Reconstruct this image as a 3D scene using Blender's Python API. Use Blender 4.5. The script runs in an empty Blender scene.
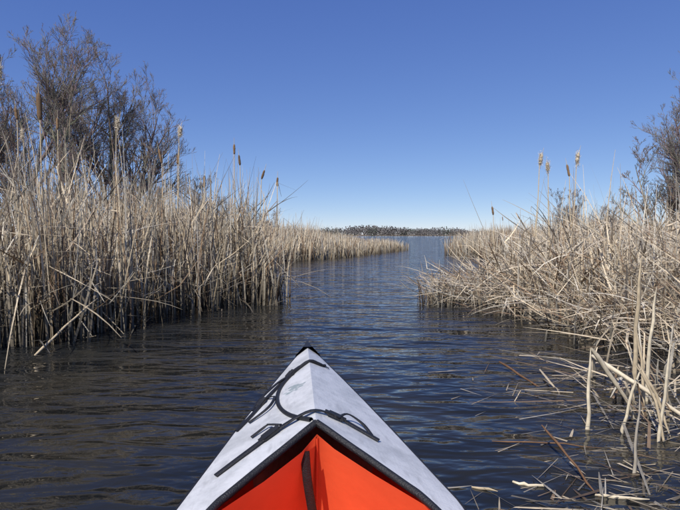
import bpy, math, random
import numpy as np
from mathutils import Vector, Matrix, noise as mnoise
random.seed(7); R=np.random.default_rng(11)
scene=bpy.context.scene
col=scene.collection

# ---------------------------------------------------------------- helpers
def new_mat(name):
    m=bpy.data.materials.new(name); m.use_nodes=True
    nt=m.node_tree
    return m,nt,nt.nodes["Principled BSDF"],nt.nodes["Material Output"]
def N(nt,t,**kw):
    n=nt.nodes.new(t)
    for k,v in kw.items():
        if k in n.inputs: n.inputs[k].default_value=v
        else: setattr(n,k,v)
    return n
def mesh_obj(name,verts,faces,mat,parent=None,smooth=False,colors=None):
    me=bpy.data.meshes.new(name)
    verts=np.asarray(verts,dtype=np.float32); faces=np.asarray(faces,dtype=np.int32)
    k=faces.shape[1]
    me.vertices.add(len(verts)); me.vertices.foreach_set("co",verts.ravel())
    me.loops.add(faces.size); me.loops.foreach_set("vertex_index",faces.ravel())
    me.polygons.add(len(faces))
    me.polygons.foreach_set("loop_start",np.arange(0,faces.size,k,dtype=np.int32))
    me.polygons.foreach_set("loop_total",np.full(len(faces),k,dtype=np.int32))
    me.update(calc_edges=True)
    if smooth: me.polygons.foreach_set("use_smooth",np.ones(len(faces),dtype=bool))
    if colors is not None:
        a=me.color_attributes.new("tint",'FLOAT_COLOR','POINT')
        c=np.ones((len(verts),4),dtype=np.float32); c[:,:3]=colors
        a.data.foreach_set("color",c.ravel())
    me.validate()
    me.materials.append(mat)
    o=bpy.data.objects.new(name,me); col.objects.link(o)
    if parent: o.parent=parent
    return o

# ---------------------------------------------------------------- materials
def reed_material():
    m,nt,p,out=new_mat("dry_reed")
    at=N(nt,"ShaderNodeAttribute",attribute_name="tint")
    geo=N(nt,"ShaderNodeNewGeometry")
    no=N(nt,"ShaderNodeTexNoise",Scale=35.0,Detail=1.0)
    nt.links.new(geo.outputs["Position"],no.inputs["Vector"])
    mr=N(nt,"ShaderNodeMapRange"); mr.inputs[3].default_value=0.65; mr.inputs[4].default_value=1.35
    nt.links.new(no.outputs["Fac"],mr.inputs[0])
    mx=N(nt,"ShaderNodeVectorMath",operation='SCALE')
    nt.links.new(at.outputs["Color"],mx.inputs[0]); nt.links.new(mr.outputs[0],mx.inputs["Scale"])
    nt.links.new(mx.outputs[0],p.inputs["Base Color"])
    p.inputs["Roughness"].default_value=0.5; p.inputs["Specular IOR Level"].default_value=0.4
    tr=N(nt,"ShaderNodeBsdfTranslucent"); nt.links.new(mx.outputs[0],tr.inputs["Color"])
    ms=N(nt,"ShaderNodeMixShader",Fac=0.14)
    nt.links.new(p.outputs[0],ms.inputs[1]); nt.links.new(tr.outputs[0],ms.inputs[2])
    nt.links.new(ms.outputs[0],out.inputs["Surface"])
    return m
REED=reed_material()

def tint_mat(name,rough=0.9,scale=8.0,lo=.7,hi=1.25):
    m,nt,p,out=new_mat(name)
    at=N(nt,"ShaderNodeAttribute",attribute_name="tint")
    geo=N(nt,"ShaderNodeNewGeometry")
    no=N(nt,"ShaderNodeTexNoise",Scale=scale,Detail=1.0)
    nt.links.new(geo.outputs["Position"],no.inputs["Vector"])
    mr=N(nt,"ShaderNodeMapRange"); mr.inputs[3].default_value=lo; mr.inputs[4].default_value=hi
    nt.links.new(no.outputs["Fac"],mr.inputs[0])
    mx=N(nt,"ShaderNodeVectorMath",operation='SCALE')
    nt.links.new(at.outputs["Color"],mx.inputs[0]); nt.links.new(mr.outputs[0],mx.inputs["Scale"])
    nt.links.new(mx.outputs[0],p.inputs["Base Color"])
    p.inputs["Roughness"].default_value=rough; p.inputs["Specular IOR Level"].default_value=0.2
    return m
BARK=tint_mat("bare_bark"); HEAD=tint_mat("cattail_head",.95,180.,.55,1.4); FARVEG=tint_mat("far_vegetation")

def simple_mat(name,c,rough=.6,noise_scale=20,amt=.15,bump=0,bscale=60,translucent=0):
    m,nt,p,out=new_mat(name)
    tc=N(nt,"ShaderNodeTexCoord")
    no=N(nt,"ShaderNodeTexNoise",Scale=noise_scale,Detail=6.0)
    nt.links.new(tc.outputs["Object"],no.inputs["Vector"])
    cr=N(nt,"ShaderNodeValToRGB")
    cr.color_ramp.elements[0].position=.3; cr.color_ramp.elements[1].position=.7
    cr.color_ramp.elements[0].color=(*[x*(1-amt) for x in c],1); cr.color_ramp.elements[1].color=(*[min(1,x*(1+amt)) for x in c],1)
    nt.links.new(no.outputs["Fac"],cr.inputs[0]); nt.links.new(cr.outputs[0],p.inputs["Base Color"])
    p.inputs["Roughness"].default_value=rough
    if bump:
        n2=N(nt,"ShaderNodeTexNoise",Scale=bscale,Detail=4.0); nt.links.new(tc.outputs["Object"],n2.inputs["Vector"])
        b=N(nt,"ShaderNodeBump",Strength=bump,Distance=.01); nt.links.new(n2.outputs["Fac"],b.inputs["Height"])
        nt.links.new(b.outputs[0],p.inputs["Normal"])
    if translucent:
        tr=N(nt,"ShaderNodeBsdfTranslucent"); nt.links.new(cr.outputs[0],tr.inputs["Color"])
        ms=N(nt,"ShaderNodeMixShader",Fac=translucent)
        nt.links.new(p.outputs[0],ms.inputs[1]); nt.links.new(tr.outputs[0],ms.inputs[2])
        nt.links.new(ms.outputs[0],out.inputs["Surface"])
    return m
BLACK=simple_mat("black_webbing",(.012,.012,.014),.55,60,.3,.4,300)
ORANGE=simple_mat("orange_plastic",(.86,.13,.045),.45,5,.12,.12,30,.12)
CREASE=simple_mat("orange_crease",(.60,.07,.025),.5,5,.1)

def deck_material():
    m,nt,p,out=new_mat("white_corrugated_plastic")
    tc=N(nt,"ShaderNodeTexCoord")
    no=N(nt,"ShaderNodeTexNoise",Scale=6.0,Detail=10.0,Roughness=.72)
    nt.links.new(tc.outputs["Object"],no.inputs["Vector"])
    cr=N(nt,"ShaderNodeValToRGB")
    e=cr.color_ramp.elements; e[0].position=.36; e[0].color=(.45,.46,.465,1); e[1].position=.56; e[1].color=(.64,.645,.65,1)
    nt.links.new(no.outputs["Fac"],cr.inputs[0])
    mp=N(nt,"ShaderNodeMapping"); mp.inputs["Scale"].default_value=(40,12,20)
    nt.links.new(tc.outputs["Object"],mp.inputs[0])
    n2=N(nt,"ShaderNodeTexNoise",Scale=1.2,Detail=8.0); nt.links.new(mp.outputs[0],n2.inputs["Vector"])
    c2=N(nt,"ShaderNodeValToRGB"); e=c2.color_ramp.elements; e[0].position=.56; e[0].color=(0,0,0,1); e[1].position=.72; e[1].color=(.6,.6,.6,1)
    nt.links.new(n2.outputs["Fac"],c2.inputs[0])
    mx=N(nt,"ShaderNodeMix",data_type='RGBA'); mx.inputs[7].default_value=(.38,.385,.39,1)
    nt.links.new(c2.outputs[0],mx.inputs[0]); nt.links.new(cr.outputs[0],mx.inputs[6])
    sp=N(nt,"ShaderNodeVectorMath",operation='DISTANCE'); sp.inputs[1].default_value=(-.055,-.68,.395)
    nt.links.new(tc.outputs["Object"],sp.inputs[0])
    ad=N(nt,"ShaderNodeMath",operation='ADD'); 
    n3=N(nt,"ShaderNodeTexNoise",Scale=55.0,Detail=5.0); nt.links.new(tc.outputs["Object"],n3.inputs["Vector"])
    m3=N(nt,"ShaderNodeMath",operation='MULTIPLY'); m3.inputs[1].default_value=.16; nt.links.new(n3.outputs["Fac"],m3.inputs[0])
    nt.links.new(sp.outputs["Value"],ad.inputs[0]); nt.links.new(m3.outputs[0],ad.inputs[1])
    r3=N(nt,"ShaderNodeMapRange"); r3.inputs[1].default_value=.100; r3.inputs[2].default_value=.118; r3.inputs[3].default_value=.75; r3.inputs[4].default_value=0
    nt.links.new(ad.outputs[0],r3.inputs[0])
    mx2=N(nt,"ShaderNodeMix",data_type='RGBA'); mx2.inputs[7].default_value=(.20,.26,.26,1)
    nt.links.new(r3.outputs[0],mx2.inputs[0]); nt.links.new(mx.outputs[2],mx2.inputs[6])
    nt.links.new(mx2.outputs[2],p.inputs["Base Color"])
    p.inputs["Roughness"].default_value=.45
    w=N(nt,"ShaderNodeTexWave",Scale=34.0,Distortion=.3); w.bands_direction='X'
    nt.links.new(tc.outputs["Object"],w.inputs["Vector"])
    b=N(nt,"ShaderNodeBump",Strength=.03,Distance=.002); nt.links.new(w.outputs["Fac"],b.inputs["Height"])
    b2=N(nt,"ShaderNodeBump",Strength=.3,Distance=.018); nt.links.new(no.outputs["Fac"],b2.inputs["Height"]); nt.links.new(b.outputs[0],b2.inputs["Normal"])
    nt.links.new(b2.outputs[0],p.inputs["Normal"])
    return m
WHITE=deck_material()

# ---------------------------------------------------------------- channel layout
LY=[-60,0,2,4.0,5.5,7.0,7.8,9,13,16,20,31,36,42,60,100,200,460]
LX=[-5,-4.2,-3.4,-2.75,-1.75,-.85,-1.05,-2.6,-3.6,-2.2,.0,4.0,2.0,-8,-26,-60,-110,-280]
RY=[-60,0,1.6,3.2,4.6,7.2,8.2,10,16,21,24,32,45,100,200,460]
RX=[5,3.4,1.9,2.2,2.15,1.15,1.8,3.4,5.8,5.0,5.1,7.8,13,44,100,280]
xL=lambda y:np.interp(y,LY,LX)
xR=lambda y:np.interp(y,RY,RX)
def bank(x,y):
    """>0 inside the banks (metres from the channel edge)"""
    b=np.maximum(xL(y)-x, x-xR(y))
    return np.where(y>470,(y-470)*.5,b)

# ---------------------------------------------------------------- terrain
def axis(lim,near,n0,n1):
    a=np.arange(0,near,n0); g=np.geomspace(near,lim,n1); return np.concatenate([a,g])
ay=axis(2500,44,.4,70); ay=np.concatenate([-axis(300,10,1.0,14)[::-1][:-1],ay])
axx=axis(2500,14,.35,70); axx=np.concatenate([-axx[::-1][:-1],axx])
X,Y=np.meshgrid(axx,ay)
b=bank(X,Y)
Z=np.interp(b,[-1.5,.3,.9,3,12,60,400],[-.7,-.12,.02,.07,.2,.6,2.0])
Z+=np.array([[mnoise.noise(Vector((x*.9,y*.9,0)))*.05 for x,y in zip(r1,r2)] for r1,r2 in zip(X,Y)])*(b>.3)
nx,ny=len(axx),len(ay)
idx=np.arange(nx*ny).reshape(ny,nx)
F=np.stack([idx[:-1,:-1],idx[:-1,1:],idx[1:,1:],idx[1:,:-1]],-1).reshape(-1,4)
m,nt,p,out=new_mat("marsh_soil")
geo=N(nt,"ShaderNodeNewGeometry"); no=N(nt,"ShaderNodeTexNoise",Scale=3.0,Detail=6.0,Roughness=.7)
nt.links.new(geo.outputs["Position"],no.inputs["Vector"])
cr=N(nt,"ShaderNodeValToRGB"); e=cr.color_ramp.elements
e[0].position=.35; e[0].color=(.06,.043,.026,1); e[1].position=.65; e[1].color=(.34,.26,.15,1)
nt.links.new(no.outputs["Fac"],cr.inputs[0]); nt.links.new(cr.outputs[0],p.inputs["Base Color"]); p.inputs["Roughness"].default_value=.95
bp=N(nt,"ShaderNodeBump",Strength=.8,Distance=.05); nt.links.new(no.outputs["Fac"],bp.inputs["Height"]); nt.links.new(bp.outputs[0],p.inputs["Normal"])
mesh_obj("ground",np.stack([X,Y,Z],-1).reshape(-1,3),F,m,smooth=True)

# ---------------------------------------------------------------- water
m,nt,p,out=new_mat("river_water")
p.inputs["Roughness"].default_value=.03; p.inputs["IOR"].default_value=1.36
geo=N(nt,"ShaderNodeNewGeometry")
nb=N(nt,"ShaderNodeTexNoise",Scale=1.1,Detail=5.0); nt.links.new(geo.outputs["Position"],nb.inputs["Vector"])
cr=N(nt,"ShaderNodeValToRGB"); e=cr.color_ramp.elements
e[0].position=.4; e[0].color=(.013,.015,.017,1); e[1].position=.75; e[1].color=(.032,.028,.018,1)
nt.links.new(nb.outputs["Fac"],cr.inputs[0]); nt.links.new(cr.outputs[0],p.inputs["Base Color"])
def wn(sx,sy,scale,rot,detail=3.0,dist=0.0):
    mp=N(nt,"ShaderNodeMapping"); mp.inputs["Scale"].default_value=(sx,sy,1); mp.inputs["Rotation"].default_value=(0,0,rot)
    nt.links.new(geo.outputs["Position"],mp.inputs[0])
    n=N(nt,"ShaderNodeTexNoise",Scale=scale,Detail=detail,Distortion=dist,Roughness=.45); nt.links.new(mp.outputs[0],n.inputs["Vector"])
    return n
n1=wn(.34,1,7.0,.12,2.0,.5); n2=wn(.5,1,17.,-.3,2.0,.3); n3=wn(.5,1,1.8,.3,1.0); n4=wn(.6,1,9.0,-.55,1.0,.2)
prev=None
for n,s,d in((n3,.55,.14),(n1,.72,.050),(n4,.5,.022),(n2,.5,.014)):
    bb=N(nt,"ShaderNodeBump",Strength=s,Distance=d); nt.links.new(n.outputs["Fac"],bb.inputs["Height"])
    if prev: nt.links.new(prev.outputs[0],bb.inputs["Normal"])
    prev=bb
nt.links.new(prev.outputs[0],p.inputs["Normal"])
mesh_obj("water",[(-2500,-300,0),(2500,-300,0),(2500,2500,0),(-2500,2500,0)],[(0,1,2,3)],m)

# ---------------------------------------------------------------- reeds
def ribbons(base,L,az,th0,curv,kink_pos,kink_ang,width,tint,K=6,basedark=True,kaz=0.6,dz=.5):
    n=len(L); pts=np.zeros((n,K+1,3)); pts[:,0]=base
    a=az.copy()
    for i in range(K):
        f=(i+.5)/K
        kk=(f>kink_pos)
        th=th0+curv*f*f+kink_ang*kk
        aa=a+kaz*kk
        d=np.stack([np.sin(th)*np.cos(aa),np.sin(th)*np.sin(aa),np.cos(th)],-1)
        pts[:,i+1]=pts[:,i]+d*(L/K)[:,None]
    wb=R.uniform(-.9,.9,n); tw=R.normal(0,.6,n)
    V=np.zeros((n,K+1,2,3)); C=np.zeros((n,K+1,2,3))
    for i in range(K+1):
        f=i/K
        w=width*(1-.78*f**2.2)*.5
        ang=wb+tw*f
        wd=np.stack([np.cos(ang),np.sin(ang),.25*np.sin(ang*3)],-1)*w[:,None]
        V[:,i,0]=pts[:,i]-wd; V[:,i,1]=pts[:,i]+wd
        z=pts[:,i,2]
        dk=np.clip(.30+z/dz*.70,.30,1)[:,None] if basedark else 1.0  # damp base, plus shade painted into the tint for dark gaps between stalks
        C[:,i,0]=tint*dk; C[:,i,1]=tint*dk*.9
    vid=np.arange(n*(K+1)*2).reshape(n,K+1,2)
    F=np.stack([vid[:,:-1,0],vid[:,:-1,1],vid[:,1:,1],vid[:,1:,0]],-1).reshape(-1,4)
    return V.reshape(-1,3),F,C.reshape(-1,3)
def merge(parts):
    vs,fs,cs,o=[],[],[],0
    for v,f,c in parts:
        vs.append(v); fs.append(f+o); cs.append(c); o+=len(v)
    return np.concatenate(vs),np.concatenate(fs),np.concatenate(cs)
def tints(n,lo=.45,hi=1.1,warm=0.):
    base=np.array([.70,.57,.385]); grey=np.array([.60,.54,.43]); brown=np.array([.32,.22,.135])
    t=R.random(n)[:,None]; g=(R.random(n)[:,None]<.4); bwn=(R.random(n)[:,None]<.2)
    c=base*(1-.3*t)+grey*.3*t; c=np.where(g,grey,c); c=np.where(bwn,brown,c)
    return c*R.uniform(lo,hi,n)[:,None]
def sample(n,x0,x1,y0,y1,side,dmax,edge=1.0,jit=.25,power=1.0):
    xs,ys=[],[]
    tot=0
    while tot<n:
        x=R.uniform(x0,x1,n*2); y=R.uniform(y0,y1,n*2)
        e=(xL(y)-x) if side=='L' else (x-xR(y))
        e=e+.22*np.sin(y*3.1)+.15*np.sin(y*7.7+1)+R.normal(0,jit*.4,n*2)
        cl=np.sin(x*2.3+1.3*np.sin(y*1.7))*np.sin(y*2.9+1.1*np.sin(x*2.1))
        pr=np.where(e>0,np.exp(-e/dmax*power),0)*(0.6+.4*cl)
        k=R.random(n*2)<pr
        xs.append(x[k]); ys.append(y[k]); tot+=k.sum()
    return np.concatenate(xs)[:n],np.concatenate(ys)[:n]
def upright(x,y,hlo,hhi,w=(.008,.02),lean=.12,kinkp=.3,hmod=None,tl=(.45,1.1),K=6,dz=.5):
    n=len(x); L=R.uniform(hlo,hhi,n)
    if hmod is not None: L=L*hmod
    base=np.stack([x,y,np.full(n,-.05)],-1)
    kp=np.where(R.random(n)<kinkp,R.uniform(.35,.85,n),2.)
    ka=R.uniform(.5,2.3,n)
    return ribbons(base,L,R.uniform(0,2*math.pi,n),np.minimum(np.abs(R.normal(0,lean,n)),lean*2.2),R.normal(.12,.28,n),kp,ka,R.uniform(*w,n),tints(n,*tl),K=K,dz=dz)
def tangle(x,y,zlo,zhi,Llo,Lhi,w=(.007,.018),th=(.9,1.7),azc=None,azs=1.0,tl=(.5,1.15)):
    n=len(x)
    base=np.stack([x,y,R.uniform(0,1,n)**1.3*(zhi-zlo)+zlo],-1)
    az=R.uniform(0,2*math.pi,n) if azc is None else R.normal(azc,azs,n)
    kp=np.where(R.random(n)<.35,R.uniform(.3,.8,n),2.)
    return ribbons(base,R.uniform(Llo,Lhi,n),az,R.uniform(*th,n),R.normal(.2,.3,n),kp,R.normal(.0,.9,n),R.uniform(*w,n),tints(n,*tl))

# --- near stand on the left bank
parts=[]
x,y=sample(10500,-9,-.6,.5,13,'L',1.7)
hm=1+.12*np.sin(x*1.9+y)+.10*np.sin(x*5+2*y)+.07*np.sin(x*11+5*y)
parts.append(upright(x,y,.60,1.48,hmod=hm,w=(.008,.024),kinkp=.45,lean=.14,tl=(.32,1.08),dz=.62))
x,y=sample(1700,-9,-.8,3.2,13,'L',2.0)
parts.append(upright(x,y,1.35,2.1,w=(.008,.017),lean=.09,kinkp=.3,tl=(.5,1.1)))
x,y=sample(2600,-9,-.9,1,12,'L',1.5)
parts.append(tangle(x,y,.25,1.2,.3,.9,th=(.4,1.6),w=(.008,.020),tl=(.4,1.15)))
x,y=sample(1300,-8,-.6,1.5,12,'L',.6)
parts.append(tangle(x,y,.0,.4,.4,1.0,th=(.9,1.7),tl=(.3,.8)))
v,f,c=merge(parts); mesh_obj("cattail_reeds",v,f,REED,colors=c)

# --- near stand on the right bank (wind-thrown)
parts=[]
def ramp(e): return np.interp(e,[0,.7,1.3,3],[.28,.38,.85,1.0])
x,y=sample(3800,.9,9,2.6,14,'R',2.4)
e=x-xR(y)
hm=ramp(e)*(1+.10*np.sin(x*2+y)+.10*np.sin(x*5+2*y))
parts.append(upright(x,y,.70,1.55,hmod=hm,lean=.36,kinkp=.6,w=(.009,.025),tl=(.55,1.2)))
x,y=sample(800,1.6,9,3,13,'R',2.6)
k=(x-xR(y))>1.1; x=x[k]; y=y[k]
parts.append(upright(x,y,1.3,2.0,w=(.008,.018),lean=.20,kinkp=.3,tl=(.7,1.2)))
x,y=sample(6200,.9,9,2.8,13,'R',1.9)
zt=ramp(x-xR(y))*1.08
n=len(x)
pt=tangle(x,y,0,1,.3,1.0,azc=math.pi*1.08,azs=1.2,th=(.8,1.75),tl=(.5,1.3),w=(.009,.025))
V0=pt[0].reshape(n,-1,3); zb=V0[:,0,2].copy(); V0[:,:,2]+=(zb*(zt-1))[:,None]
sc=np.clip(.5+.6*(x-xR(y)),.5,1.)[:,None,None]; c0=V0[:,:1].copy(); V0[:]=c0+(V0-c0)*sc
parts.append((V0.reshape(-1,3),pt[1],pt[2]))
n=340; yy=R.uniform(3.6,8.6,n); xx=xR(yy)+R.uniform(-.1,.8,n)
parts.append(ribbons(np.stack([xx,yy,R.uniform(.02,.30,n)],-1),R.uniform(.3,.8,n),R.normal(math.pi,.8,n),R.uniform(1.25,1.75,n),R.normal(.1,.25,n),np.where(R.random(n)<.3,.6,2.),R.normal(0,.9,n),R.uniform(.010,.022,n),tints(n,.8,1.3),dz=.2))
v,f,c=merge(parts); mesh_obj("cattail_reeds",v,f,REED,colors=c)

# --- mid-distance stands
parts=[]
lowL=lambda x,y:np.interp(x,[-4,-1.5,.5,4],[1.05,.88,.60,.40])*(1+.14*np.sin(x*.7+y*.4)+.08*np.sin(x*2.9))
x,y=sample(13000,-30,5,14.5,40,'L',5,jit=.6)
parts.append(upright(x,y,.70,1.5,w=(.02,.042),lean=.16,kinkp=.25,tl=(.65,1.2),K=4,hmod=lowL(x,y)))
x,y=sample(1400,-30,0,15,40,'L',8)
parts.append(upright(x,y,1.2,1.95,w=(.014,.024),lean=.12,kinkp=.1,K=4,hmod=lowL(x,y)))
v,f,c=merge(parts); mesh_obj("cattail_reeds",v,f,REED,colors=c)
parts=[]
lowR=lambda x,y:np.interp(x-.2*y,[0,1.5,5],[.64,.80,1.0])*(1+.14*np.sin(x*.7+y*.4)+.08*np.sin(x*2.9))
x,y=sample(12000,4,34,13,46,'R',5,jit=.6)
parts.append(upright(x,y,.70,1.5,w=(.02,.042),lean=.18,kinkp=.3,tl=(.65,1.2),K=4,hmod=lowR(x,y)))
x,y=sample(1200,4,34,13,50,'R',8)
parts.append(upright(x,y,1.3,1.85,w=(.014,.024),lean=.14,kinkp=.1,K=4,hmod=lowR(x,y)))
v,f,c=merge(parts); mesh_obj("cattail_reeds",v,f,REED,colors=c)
# far marsh
n=20000; y=R.uniform(42,180,n); x=R.uniform(-1,1,n)*y*1.0
k=bank(x,y)>.5; x=x[k];y=y[k]
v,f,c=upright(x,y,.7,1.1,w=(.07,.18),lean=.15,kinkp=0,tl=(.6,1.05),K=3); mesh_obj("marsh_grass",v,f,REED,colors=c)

# ---------------------------------------------------------------- tubes
def tube(pts,radii,sides=6,tint=(1,1,1)):
    pts=[Vector(p) for p in pts]; V=[];F=[];n=len(pts)
    for i,p in enumerate(pts):
        d=(pts[min(i+1,n-1)]-pts[max(i-1,0)]).normalized()
        u=d.cross(Vector((.31,.2,.93)) if abs(d.z)<.9 else Vector((1,.1,0))).normalized(); w=d.cross(u)
        for k in range(sides):
            a=2*math.pi*k/sides; V.append(p+(u*math.cos(a)+w*math.sin(a))*radii[i])
    for i in range(n-1):
        for k in range(sides):
            k2=(k+1)%sides; F.append((i*sides+k,i*sides+k2,(i+1)*sides+k2,(i+1)*sides+k))
    C=np.tile(np.array(tint),(len(V),1))
    return np.array([tuple(v) for v in V]),np.array(F),C

# ---------------------------------------------------------------- cattail flower stalks
def cattail(x,y,z,fluffy,rad=.012,hl=.15):
    P=[]; lx=random.uniform(-.26,.26); ly=random.uniform(-.1,.1)
    stem=(.58,.47,.31)
    pts=[(x+lx*(1-t)**2*1.0,y+ly*(1-t)**2,-.1+(z-hl*.5+.1)*t) for t in (0,.25,.5,.75,1)]
    P.append(tube(pts,[.009,.0085,.008,.0065,.005],5,stem))
    dx,dy=-lx*.18,-ly*.15
    prof=[(0,.3),(.06,.8),(.2,1),(.5,1.02),(.8,.98),(.94,.75),(1,.25)]
    n=14; ps=[];rs=[]
    for i in range(n+1):
        t=i/n; r=np.interp(t,[a for a,_ in prof],[b_ for _,b_ in prof])*rad
        r*=random.uniform(.7,1.5) if fluffy else random.uniform(.9,1.12)
        ps.append((x+dx*t+(random.uniform(-.006,.006) if fluffy else random.uniform(-.0015,.0015)),y+dy*t,z-hl*.5+hl*t)); rs.append(r)
    k=random.uniform(.7,1.4)
    P.append(tube(ps,rs,10,(.55,.47,.35) if fluffy else (.18*k,.115*k,.065*k)))
    P.append(tube([(x+dx,y+dy,z+hl*.5),(x+dx*1.6,y+dy*1.6,z+hl*.5+.09)],[.0035,.0015],4,stem))
    if fluffy:
        n=700; a=R.uniform(0,6.28,n); off=random.uniform(-.3,.3)
        b0=np.stack([x+R.normal(0,.010,n)+dx*.5,y+R.normal(0,.008,n),z+(R.normal(0,.30,n)+off*R.random(n))*hl],-1)
        P.append(ribbons(b0,R.uniform(.012,.045,n),a,R.uniform(.4,2.4,n),np.zeros(n),np.full(n,2.),np.zeros(n),np.full(n,.004),np.tile([.70,.62,.49],(n,1)),K=2,basedark=False))
    return P
heads=[(-3.29,5,2.46,1),(-3.36,5.4,2.16,0),(-2.89,5,2.14,2),(-3.05,5.6,2.10,0),(-2.59,6,2.18,1),(-2.24,6.5,1.89,0),
(-2.05,6.6,2.21,1),(-2.2,7,1.92,0),(-1.84,7,1.62,0),(-1.47,7.2,2.09,0),(-1.43,7.4,1.97,0),(-1.11,7.3,1.75,0),(-.9,7.4,1.66,0),
(2.7,7,1.92,1),(2.86,7.1,1.84,1),(3.2,7,1.95,1),(3.13,7.05,1.78,0),(2.53,8.5,1.3,0),(-4.4,7.2,2.3,1)]
P=[]
for (x,y,z,fl) in heads:
    P+=cattail(x,y,z,fl==1,rad=.024 if fl==2 else (.016 if fl else .0155),hl=.26 if fl==2 else (random.uniform(.09,.14) if fl else random.uniform(.11,.18)))
for i in range(10):
    s=random.random()<.6; y=random.uniform(15,28)
    x=float(xL(y))-random.uniform(2,9) if s else float(xR(y))+random.uniform(.5,9)
    P+=cattail(x,y,random.uniform(1.3,1.7),False,rad=.016)
v,f,c=merge(P); mesh_obj("cattail_seed_heads",v,f,HEAD,smooth=True,colors=c)

# ---------------------------------------------------------------- broken stalks close by on the right
def stalk(pts,w,tint):
    pts=np.array(pts,float); out=[]
    seg=[]
    for a,b_ in zip(pts[:-1],pts[1:]):
        for t in (0,.33,.66): seg.append(a+(b_-a)*t)
    seg.append(pts[-1]); seg=np.array(seg); seg[1:-1]+=R.normal(0,.003,(len(seg)-2,3))
    rr=[w*.5*(1-.5*i/len(seg))*random.uniform(.85,1.1) for i in range(len(seg))]
    rr[0]*=.5; rr[-1]*=.3
    v,f,c=tube(seg,rr,6,tint)
    ctr=np.repeat(seg,6,axis=0); d=v-ctr; d[:,1]*=.45; v=ctr+d
    c=c*R.uniform(.75,1.1,(len(c),1))
    return v,f,c
pale=(.74,.64,.46); tan=(.58,.47,.31); brn=(.20,.11,.055); grey=(.42,.37,.29)
P=[stalk([(1.145,2.34,-.08),(1.15,2.35,.16),(1.165,2.37,.37)],.024,pale),
 stalk([(1.165,2.37,.375),(1.27,2.42,.25),(1.38,2.46,.12),(1.45,2.49,-.02)],.026,pale),
 stalk([(1.60,2.77,-.05),(1.605,2.77,.4),(1.62,2.76,.78)],.032,tan),
 stalk([(1.66,2.75,-.05),(1.67,2.75,.35),(1.70,2.75,.62)],.026,pale),
 stalk([(1.36,2.75,.25),(1.48,2.45,.15),(1.60,2.15,.04)],.030,pale),
 stalk([(1.10,1.89,-.05),(1.12,1.92,.1),(1.15,1.95,.29)],.016,grey),
 stalk([(1.38,2.2,-.05),(1.42,2.22,.2),(1.45,2.24,.42)],.020,pale),
 stalk([(1.42,2.2,-.05),(1.38,2.22,.18),(1.30,2.24,.33)],.018,tan),
 stalk([(1.28,2.3,-.05),(1.31,2.3,.15),(1.36,2.3,.30)],.020,pale),
 stalk([(1.36,2.3,.30),(1.42,2.28,.18),(1.47,2.25,.0)],.018,tan),
 stalk([(1.50,2.5,-.05),(1.49,2.5,.2),(1.46,2.52,.45)],.020,tan),
 stalk([(1.07,3.42,.05),(1.13,3.2,.02),(1.2,2.97,-.01)],.018,brn),
 stalk([(.86,2.16,.09),(.875,1.95,.05),(.89,1.73,.0)],.013,brn),
 stalk([(.66,2.2,.005),(.88,2.17,.012),(1.1,2.13,.005)],.009,brn),
 stalk([(.88,1.74,.004),(.97,1.72,.008),(1.05,1.71,.004)],.016,pale),
 stalk([(.63,1.84,.002),(.68,1.81,.006),(.74,1.8,.003)],.018,pale),
 stalk([(.47,1.80,.002),(.55,1.76,.006)],.014,tan)]
n=80; bx=R.uniform(1.45,2.3,n); by=R.uniform(2.2,3.3,n)
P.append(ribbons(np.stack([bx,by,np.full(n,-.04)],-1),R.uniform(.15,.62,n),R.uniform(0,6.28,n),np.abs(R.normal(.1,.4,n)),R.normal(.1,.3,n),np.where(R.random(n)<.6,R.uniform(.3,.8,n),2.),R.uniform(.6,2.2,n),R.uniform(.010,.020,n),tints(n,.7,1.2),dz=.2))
n=130; bx=R.uniform(1.2,2.3,n); by=R.uniform(1.9,3.5,n)
P.append(ribbons(np.stack([bx,by,R.uniform(0,.10,n)],-1),R.uniform(.2,.7,n),R.uniform(0,6.28,n),R.uniform(1.3,1.75,n),R.normal(0,.15,n),np.where(R.random(n)<.3,.5,2.),R.normal(0,.6,n),R.uniform(.008,.017,n),tints(n,.4,1.1),basedark=False))
# floating litter
n=420; by=R.uniform(1.3,2.7,n); bx=.64+(R.random(n)**.8)*1.5+ np.maximum(0,by-1.6)*.4
P.append(ribbons(np.stack([bx,by,R.uniform(.002,.010,n)],-1),R.uniform(.04,.4,n)*R.uniform(.3,1,n),R.uniform(0,6.28,n),np.full(n,1.568),R.normal(0,.03,n),np.full(n,2.),np.zeros(n),R.uniform(.003,.013,n),tints(n,.2,.9),basedark=False,K=3))
n=460; by=R.uniform(1.25,1.84,n); bx=R.uniform(.42,1.5,n)+R.normal(0,.05,n)
k=R.random(n)<np.clip((1.92-by)*2.0,0,1)
bx=bx[k];by=by[k];n=len(bx)
P.append(ribbons(np.stack([bx,by,R.uniform(.002,.014,n)],-1),R.uniform(.03,.22,n),R.normal(.1,.9,n),np.full(n,1.56),R.normal(0,.04,n),np.full(n,2.),np.zeros(n),R.uniform(.003,.013,n),tints(n,.15,.95),basedark=False,K=3))
n=60; by=R.uniform(1.4,3.6,n); bx=R.uniform(.5,1.5,n)
P.append(ribbons(np.stack([bx,by,np.full(n,.004)],-1),R.uniform(.05,.4,n),R.normal(.2,.6,n),np.full(n,1.57),R.normal(0,.03,n),np.full(n,2.),np.zeros(n),R.uniform(.003,.008,n),tints(n,.25,.7),basedark=False,K=3))
P.append(stalk([(-2.31,3.8,-.03),(-2.2,4.08,.17),(-2.07,4.37,.36)],.024,tan))
v,f,c=merge(P); mesh_obj("broken_reed_stalks",v,f,REED,colors=c)

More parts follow.
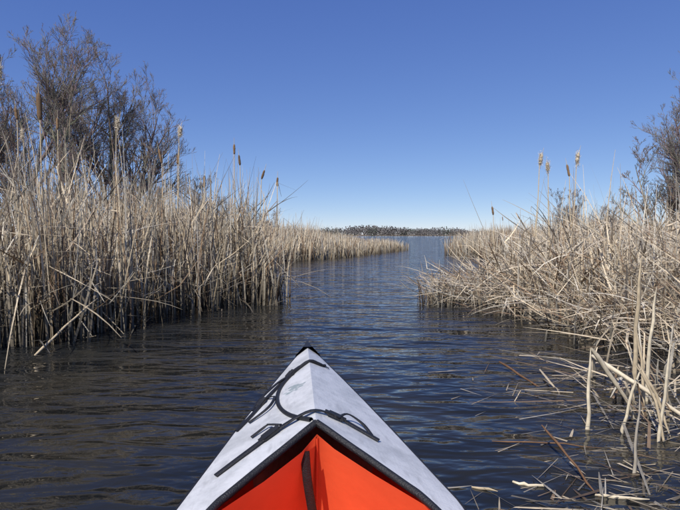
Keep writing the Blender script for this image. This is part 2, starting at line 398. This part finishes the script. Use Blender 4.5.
# ---------------------------------------------------------------- bare trees
def make_tree_mesh(name,seed,H,spread=1.0,dens=1.0,tint=(.23,.20,.175),stems=1,low=.2,rmin=.0085):
    rnd=random.Random(seed); parts=[]
    def branch(p,d,L,r,level):
        nseg=[8,7,5,3,2][level]; pts=[p.copy()]; rs=[r]; dirs=[d.copy()]
        for i in range(nseg):
            j=[.06,.09,.11,.12,.12][level]
            d=(d+Vector((rnd.gauss(0,j),rnd.gauss(0,j),rnd.gauss(0,j)+(.09 if level else .03)))).normalized()
            p=p+d*(L/nseg); pts.append(p.copy()); dirs.append(d.copy())
            rs.append(max(rmin,r*(1-.82*(i+1)/nseg)))
        parts.append(tube(pts,rs,[8,6,4,3,3][level],tuple(x*rnd.uniform(.8,1.15) for x in tint)))
        if level==4: return
        nc=int([15,8,6,3][level]*dens*rnd.uniform(.8,1.25)+.5)
        for k in range(nc):
            t=rnd.uniform([low,.2,.15,.15][level],1.0); fi=t*nseg; i=min(int(fi),nseg-1)
            q=pts[i].lerp(pts[i+1],fi-i); dd=dirs[i+1]
            a=rnd.uniform(0,6.283); perp=dd.cross(Vector((math.cos(a),math.sin(a),.3))).normalized()
            ang=rnd.uniform(.35,.75)*spread
            nd=(dd*math.cos(ang)+perp*math.sin(ang)).normalized()
            if nd.z<-.05: nd.z*=-.3
            ln=[.62,.56,.55,.6][level]*L*(1-.5*t)*rnd.uniform(.7,1.2)
            rr=max(rmin*1.2,np.interp(fi,range(nseg+1),rs)*.70)
            branch(q,nd,ln,rr,level+1)
    for s_ in range(stems):
        a=s_*2.1+rnd.uniform(0,1); tl=.05 if stems==1 else .28
        branch(Vector((.1*math.cos(a),.1*math.sin(a),-.3)),Vector((tl*math.cos(a),tl*math.sin(a),1)).normalized(),H*rnd.uniform(.85,1),H*.017,0)
    v,f,c=merge(parts)
    o=mesh_obj(name,v,f,BARK,colors=c); return o
t1=make_tree_mesh("bare_tree",1,11.5,1.1,1.05,stems=2); t2=make_tree_mesh("bare_tree",5,11.5,1.15,1.15); t3=make_tree_mesh("bare_tree",9,5.6,1.05,.8,(.24,.20,.165),3,.08)
protos=[t1,t2,t3]
def place(i,x,y,s,rot,z=.3,first=[set()]):
    o=protos[i]
    if i in first[0]:
        o=bpy.data.objects.new("bare_tree",protos[i].data); col.objects.link(o)
    first[0].add(i)
    o.location=(x,y,z); o.scale=(s,s,s); o.rotation_euler=(0,0,rot)
place(0,-21.8,34,1.06,.4); place(1,-18.6,34,1.06,2.0); place(1,-16.0,37,1.0,4.1); place(0,-25.0,36,1.06,5.0); place(0,-17.4,41,1.0,3.3)
place(2,-14.4,36,1.15,1.1); place(2,-16.2,31,1.0,3.3); place(2,-12.0,44,.9,.3); place(2,-20,30,1.1,5.3)
place(0,23.6,34,.82,.7); place(1,25.4,36,.93,2.8); place(2,21.8,35,1.1,4.2); place(2,24,31,1.1,1.2); place(2,18.5,42,.7,3.3)
place(2,-5.2,38,.40,1.0); place(2,-7.2,40,.5,2.0); place(2,-9.8,41,.6,4.0); place(2,-10.5,36,.62,5.0)
for i in range(12):
    x=random.uniform(-62,-38); y=random.uniform(60,95)
    place(2,x,y,random.uniform(.5,.85),random.uniform(0,6.28))
for i in range(10):
    y=random.uniform(60,110); place(2,random.uniform(.5,.9)*y,y,random.uniform(.4,.75),random.uniform(0,6.28))

# scrub willow thickets beyond reeds
def thicket(name,n,xf,yf,hlo,hhi,tint,w):
    x=xf(n); y=yf(n); t=np.tile(tint,(n,1))*R.uniform(.6,1.3,n)[:,None]
    v,f,c=ribbons(np.stack([x,y,np.full(n,.1)],-1),R.uniform(hlo,hhi,n)*(1+.3*np.sin(x*.35)),R.uniform(0,6.28,n),np.abs(R.normal(0,.25,n)),R.normal(.1,.2,n),np.full(n,2.),np.zeros(n),R.uniform(*w,n),t,K=3)
    mesh_obj(name,v,f,BARK,colors=c)
thicket("willow_thicket",4500,lambda n:R.uniform(-50,-9,n),lambda n:R.uniform(38,46,n),.9,2.5,(.23,.185,.14),(.012,.035))
thicket("willow_thicket",4000,lambda n:R.uniform(22,60,n),lambda n:R.uniform(46,58,n),1.0,3.0,(.23,.185,.14),(.012,.04))

# distant tree line beyond the lake
n_t=900; parts=[]
for i in range(n_t):
    x=R.uniform(-480,520); y=R.uniform(480,580)
    h=R.uniform(4.5,8)*(1.05+.3*math.sin(x*.02+1)+.15*math.sin(x*.07)); ever=R.random()<.12
    n=110; u=R.normal(0,1,(n,3)); u/=np.linalg.norm(u,axis=1)[:,None]; u*=R.random(n)[:,None]**.45
    ctr=np.array([x,y,h*.5])+u*np.array([h*.8,h*.5,h*.5])
    s=h*R.uniform(.03,.09,n)
    a=R.normal(0,1,(n,3)); a/=np.linalg.norm(a,axis=1)[:,None]; b_=np.cross(a,R.normal(0,1,(n,3))); b_/=np.linalg.norm(b_,axis=1)[:,None]
    V=np.stack([ctr+a*s[:,None],ctr+b_*s[:,None],ctr-a*s[:,None],ctr-b_*s[:,None]],1).reshape(-1,3)
    F_=np.arange(n*4).reshape(n,4)
    c0=np.array([.07,.085,.065]) if ever else np.array([.16,.15,.145])  # bare crowns: distance haze put into this grey
    C=np.repeat(c0*R.uniform(.85,1.12,(n,1)),4,axis=0)
    parts.append((V,F_,C))
v,f,c=merge(parts); mesh_obj("distant_tree_line",v,f,FARVEG,colors=c)

# ---------------------------------------------------------------- kayak
kayak=bpy.data.objects.new("kayak",None); col.objects.link(kayak)
TIP=(-.152,2.36)
kayak.location=(TIP[0],TIP[1],0)
kayak.rotation_euler=(0,0,math.atan(.085))
LEN=3.7
def W(s):
    s2=min(s,LEN-s); return float(np.interp(s2,[0,.08,.2,.42,.64,.85,1.26,1.6,1.85],[.006,.028,.062,.122,.18,.232,.316,.335,.338]))
def ZG(s):
    s2=min(s,LEN-s); return float(np.interp(s2,[0,.2,.64,.85,1.26,1.85],[.385,.372,.335,.318,.30,.28]))
def ZR(s):
    s2=min(s,LEN-s); return float(np.interp(s2,[0,.2,.64,1.12,1.3,1.85],[.40,.412,.425,.43,.42,.36]))
CP0,CP1=1.10,2.75
def CO(s):
    if s<=CP0 or s>=CP1: return 0.
    return min(W(s)-.035,float(np.interp(s,[CP0,CP0+.10,CP0+.22,CP0+.35,2.2,2.5,CP1],[0,.115,.235,.27,.27,.2,0])))
def D(s,l,off=0.):
    w=W(s); z=ZG(s)+(ZR(s)-ZG(s))*max(0,(1-abs(l)/w)); return (l,-s,z+off)
st=sorted(set([0,.02,.05,.08,.12,.16]+[round(.2+.05*i,3) for i in range(67)]+[CP0+.02,CP0+.04,CP0+.06,CP0+.08,CP0+.12,CP0+.18,LEN-.08,LEN-.03,LEN]))
M=10; V=[];F=[]
for side in(-1,1):
    o=len(V)
    for s in st:
        c_,w=CO(s),W(s)
        for k in range(M+1):
            l=c_+(w-c_)*k/M; V.append(D(s,side*l))
    for i in range(len(st)-1):
        for k in range(M):
            a=o+i*(M+1)+k; q=(a,a+1,a+M+2,a+M+1); F.append(q if side<0 else q[::-1])
deck=mesh_obj("deck",V,F,WHITE,kayak)
def hull(name,inset,mat,zmin,s0=0.,s1=LEN):
    V=[];F=[];ss=[s for s in st if s0<=s<=s1]
    for s in ss:
        s2=min(s,LEN-s); w=max(.002,W(s)-inset); zk=max(zmin,float(np.interp(s2,[0,.06,.18,.45,1.85],[.30,.12,.0,-.07,-.09])))
        zc=max(zmin+.002,float(np.interp(s2,[0,.06,.2,.5,1.85],[.33,.2,.09,.03,.0])))
        zg=ZG(s)-inset*.3
        for l,z in((-w,zg),(-w*.97,zg-.05),(-w*.80,zc),(0,zk),(w*.80,zc),(w*.97,zg-.05),(w,zg)): V.append((l,-s,z))
    for i in range(len(ss)-1):
        for k in range(6):
            a=i*7+k; F.append((a,a+1,a+8,a+7))
    return mesh_obj(name,V,F,mat,kayak)
hull("hull",0,WHITE,-.1)
hull("interior_liner",.012,ORANGE,.03,CP0-.3,CP1+.2)
sb=CP0+.035
V=[];F=[]
nrow=9
for r in range(nrow):
    t=r/(nrow-1)
    for l,ds in((-1,.20),(-.66,.12),(-.33,.055),(0,0),(.33,.055),(.66,.12),(1,.20)):
        s=sb+ds*(1-.5*t); w=min(W(s)-.02,.31)
        ztop=D(s,l*CO(min(sb+ds+.0,CP0+.3)) if l else 0)[2]-.012
        lt=l*(CO(sb+ds)+.012); 
        x=lt+(l*w*.80-lt)*t
        z=ztop+(.034-ztop)*t
        V.append((x,-(s-.10*t)+.008*math.sin(3*t+l*3),z))
for r in range(nrow-1):
    for k in range(6):
        a=r*7+k; F.append((a,a+1,a+8,a+7))
mesh_obj("bulkhead",V,F,ORANGE,kayak)
def strip(name,pts,hw,mat=BLACK,th=.003,normal=None):
    pts=[Vector(p) for p in pts]; V=[];F=[]
    fine=[]
    n=len(pts)
    for i in range(n-1):
        p0,p1,p2,p3=pts[max(i-1,0)],pts[i],pts[i+1],pts[min(i+2,n-1)]
        for t in (0,.2,.4,.6,.8):
            fine.append(.5*((2*p1)+(p2-p0)*t+(2*p0-5*p1+4*p2-p3)*t*t+(3*p1-p0-3*p2+p3)*t**3))
    fine.append(pts[-1])
    up=Vector(normal or (0,0,1))
    for i,q in enumerate(fine):
        d=(fine[min(i+1,len(fine)-1)]-fine[max(i-1,0)]).normalized(); sd=d.cross(up).normalized(); u2=sd.cross(d).normalized()
        for a,b_ in((-1,0),(-.85,1),(.85,1),(1,0)): V.append(tuple(q+sd*hw*a+u2*th*b_))
    for i in range(len(fine)-1):
        for k in range(3):
            a=i*4+k; F.append((a,a+1,a+5,a+4))
        F.append((i*4+3,i*4,i*4+4,i*4+7))
    return mesh_obj(name,V,F,mat,kayak)
def cord(name,pts,r,mat=BLACK,sides=8):
    pts=[Vector(p) for p in pts]; n=len(pts); fine=[]
    for i in range(n-1):
        p0,p1,p2,p3=pts[max(i-1,0)],pts[i],pts[i+1],pts[min(i+2,n-1)]
        for t in (0,.25,.5,.75):
            fine.append(.5*((2*p1)+(p2-p0)*t+(2*p0-5*p1+4*p2-p3)*t*t+(3*p1-p0-3*p2+p3)*t**3))
    fine.append(pts[-1])
    v,f,c=tube(fine,[r]*len(fine),sides); return mesh_obj(name,v,f,mat,kayak,smooth=True)
for nme,sd in(("gunwale_left",-1),("gunwale_right",1)):
    cord(nme,[(sd*W(s),-s,ZG(s)-.002) for s in st[1:-1]],.0042)
cs=[s for s in st if CP0<=s<=CP1]
rim=[D(s,-CO(s),.003) for s in cs]+[D(s,CO(s),.003) for s in cs[::-1]][1:]
cord("coaming_rim",rim,.0088)
V=[];F=[];cs2=[-.012,0,.02,.05,.08,.12,.15]
for s in cs2:
    w=W(max(s,0))+.006; e=max(s,0)
    zt=ZR(e)+.007; zg=ZG(e)
    for l,z in((-w,zg-.05),(-w,zg+.003),(-w*.35,zt),(w*.35,zt),(w,zg+.003),(w,zg-.05)): V.append((l,-s,z))
for i in range(len(cs2)-1):
    for k in range(5):
        a=i*6+k; F.append((a,a+1,a+7,a+6))
F.append((0,1,4,5)); F.append((1,2,3,4))
mesh_obj("bow_cap",V,F,BLACK,kayak)
cord("deck_seam",[D(.36,.062,.003),D(.40,.045,.004),D(.43,0,.004),D(.48,-.055,.004),D(.58,-.098,.004),D(.70,-.112,.004),D(.83,-.100,.004),D(.96,-.065,.004),D(1.07,-.012,.005)],.0062)
strip("strap_front",[D(.38,.075,.003),D(.40,.02,.005),D(.46,-.04,.009),D(.53,-.09,.006),D(.64,-.14,.006),D(.78,-.19,.005),D(.86,-.225,.003)],.0060)
strip("strap_front_tail",[D(.50,-.06,.004),D(.56,-.115,.014),D(.66,-.175,.010),D(.73,-.188,.004)],.0045)
strip("strap_front_loop",[D(.66,-.148,.004),D(.72,-.12,.012),D(.80,-.135,.010),D(.84,-.19,.004)],.0045)
strip("strap_rear",[D(1.15,-.24,.003),D(1.09,-.17,.005),D(1.03,-.09,.007),D(1.015,-.01,.008),D(1.0,.05,.007),D(1.02,.11,.005),D(1.05,.165,.004)],.0075)
strip("strap_rear_tail",[D(1.02,-.09,.010),D(1.0,-.12,.018),D(.97,-.13,.010),D(.99,-.17,.004)],.0045)
strip("strap_rear_loop",[D(1.02,.06,.010),D(.98,.09,.020),D(.985,.13,.012),D(1.03,.15,.004)],.0045)
def buckle(name,s,l,ang,a=.026,b_=.014,h=.010):
    me=bpy.data.meshes.new(name); import bmesh
    bm=bmesh.new(); bmesh.ops.create_cube(bm,size=1)
    for v in bm.verts: v.co=Vector((v.co.x*a*2*(.8 if v.co.y>0 else 1),v.co.y*b_*2,v.co.z*h))
    bmesh.ops.bevel(bm,geom=list(bm.edges),offset=.003,segments=2,affect='EDGES')
    for k in(-1,1):
        r=bmesh.ops.create_cube(bm,size=1)
        for v in r['verts']: v.co=Vector((v.co.x*.012+k*a*.95,v.co.y*b_*1.1,v.co.z*h*.7))
    bm.to_mesh(me); bm.free(); me.materials.append(BLACK)
    o=bpy.data.objects.new(name,me); col.objects.link(o); o.parent=kayak
    w=W(s); sl=math.atan((ZR(s)-ZG(s))/w)*(1 if l<0 else -1)
    o.location=D(s,l,.010); o.rotation_euler=(0,-sl,ang)
buckle("buckle_rear_right",1.003,.055,-.1); buckle("buckle_rear_left",1.045,-.12,.6); buckle("buckle_front",.50,-.075,.9,.020,.011); buckle("buckle_front_side",.70,-.165,1.0,.020,.011)
strip("hanging_strap",[(-.030,-(sb+.045),.395),(-.024,-(sb+.035),.32),(-.010,-(sb+.01),.22),(.0,-(sb-.01),.13)],.011,BLACK,.003,(0,-1,.2))
cord("bulkhead_seam",[(0,-(sb+.004),.41),(0,-(sb-.03),.27),(0,-(sb-.085),.06)],.0035,CREASE)

# ---------------------------------------------------------------- light
el=math.radians(46); d=Vector((-.45,-.89,0)).normalized()
sun_vec=Vector((d.x*math.cos(el),d.y*math.cos(el),math.sin(el)))
L=bpy.data.lights.new("sun",'SUN'); L.energy=5.0; L.angle=math.radians(.53); L.color=(1,.95,.88)
so=bpy.data.objects.new("sun",L); col.objects.link(so); so.rotation_euler=(-sun_vec).to_track_quat('-Z','Y').to_euler()
w=bpy.data.worlds.new("World"); scene.world=w; w.use_nodes=True; nt=w.node_tree
sky=nt.nodes.new("ShaderNodeTexSky"); sky.sky_type='NISHITA'; sky.sun_disc=False
sky.sun_elevation=el; sky.sun_rotation=math.atan2(d.x,d.y)%(2*math.pi)
sky.air_density=1.0; sky.dust_density=.0; sky.ozone_density=5.0; sky.altitude=3500
hs=nt.nodes.new("ShaderNodeVectorMath"); hs.operation='MULTIPLY'; hs.inputs[1].default_value=(1.22*.15,.98*.15,.96*.15)
nt.links.new(sky.outputs[0],hs.inputs[0])
sep=nt.nodes.new("ShaderNodeSeparateXYZ"); cmb=nt.nodes.new("ShaderNodeCombineXYZ"); nt.links.new(hs.outputs[0],sep.inputs[0])
for i,(a,e) in enumerate(((.55,.90),(.63,.80),(.76,.50))):
    pw=nt.nodes.new("ShaderNodeMath"); pw.operation='POWER'; pw.inputs[1].default_value=e
    ml=nt.nodes.new("ShaderNodeMath"); ml.operation='MULTIPLY'; ml.inputs[1].default_value=a/.1
    nt.links.new(sep.outputs[i],pw.inputs[0]); nt.links.new(pw.outputs[0],ml.inputs[0]); nt.links.new(ml.outputs[0],cmb.inputs[i])
nt.links.new(cmb.outputs[0],nt.nodes["Background"].inputs[0]); nt.nodes["Background"].inputs[1].default_value=.1

# ---------------------------------------------------------------- camera
cam=bpy.data.cameras.new("camera"); cam.sensor_width=36; cam.lens=36*514/680; cam.clip_end=6000; cam.clip_start=.02
co=bpy.data.objects.new("camera",cam); col.objects.link(co); co.location=(0,0,.9)
co.rotation_euler=(math.radians(90-2.23),0,0); scene.camera=co
scene.view_settings.view_transform='Standard'; scene.view_settings.look='None'; scene.view_settings.exposure=0
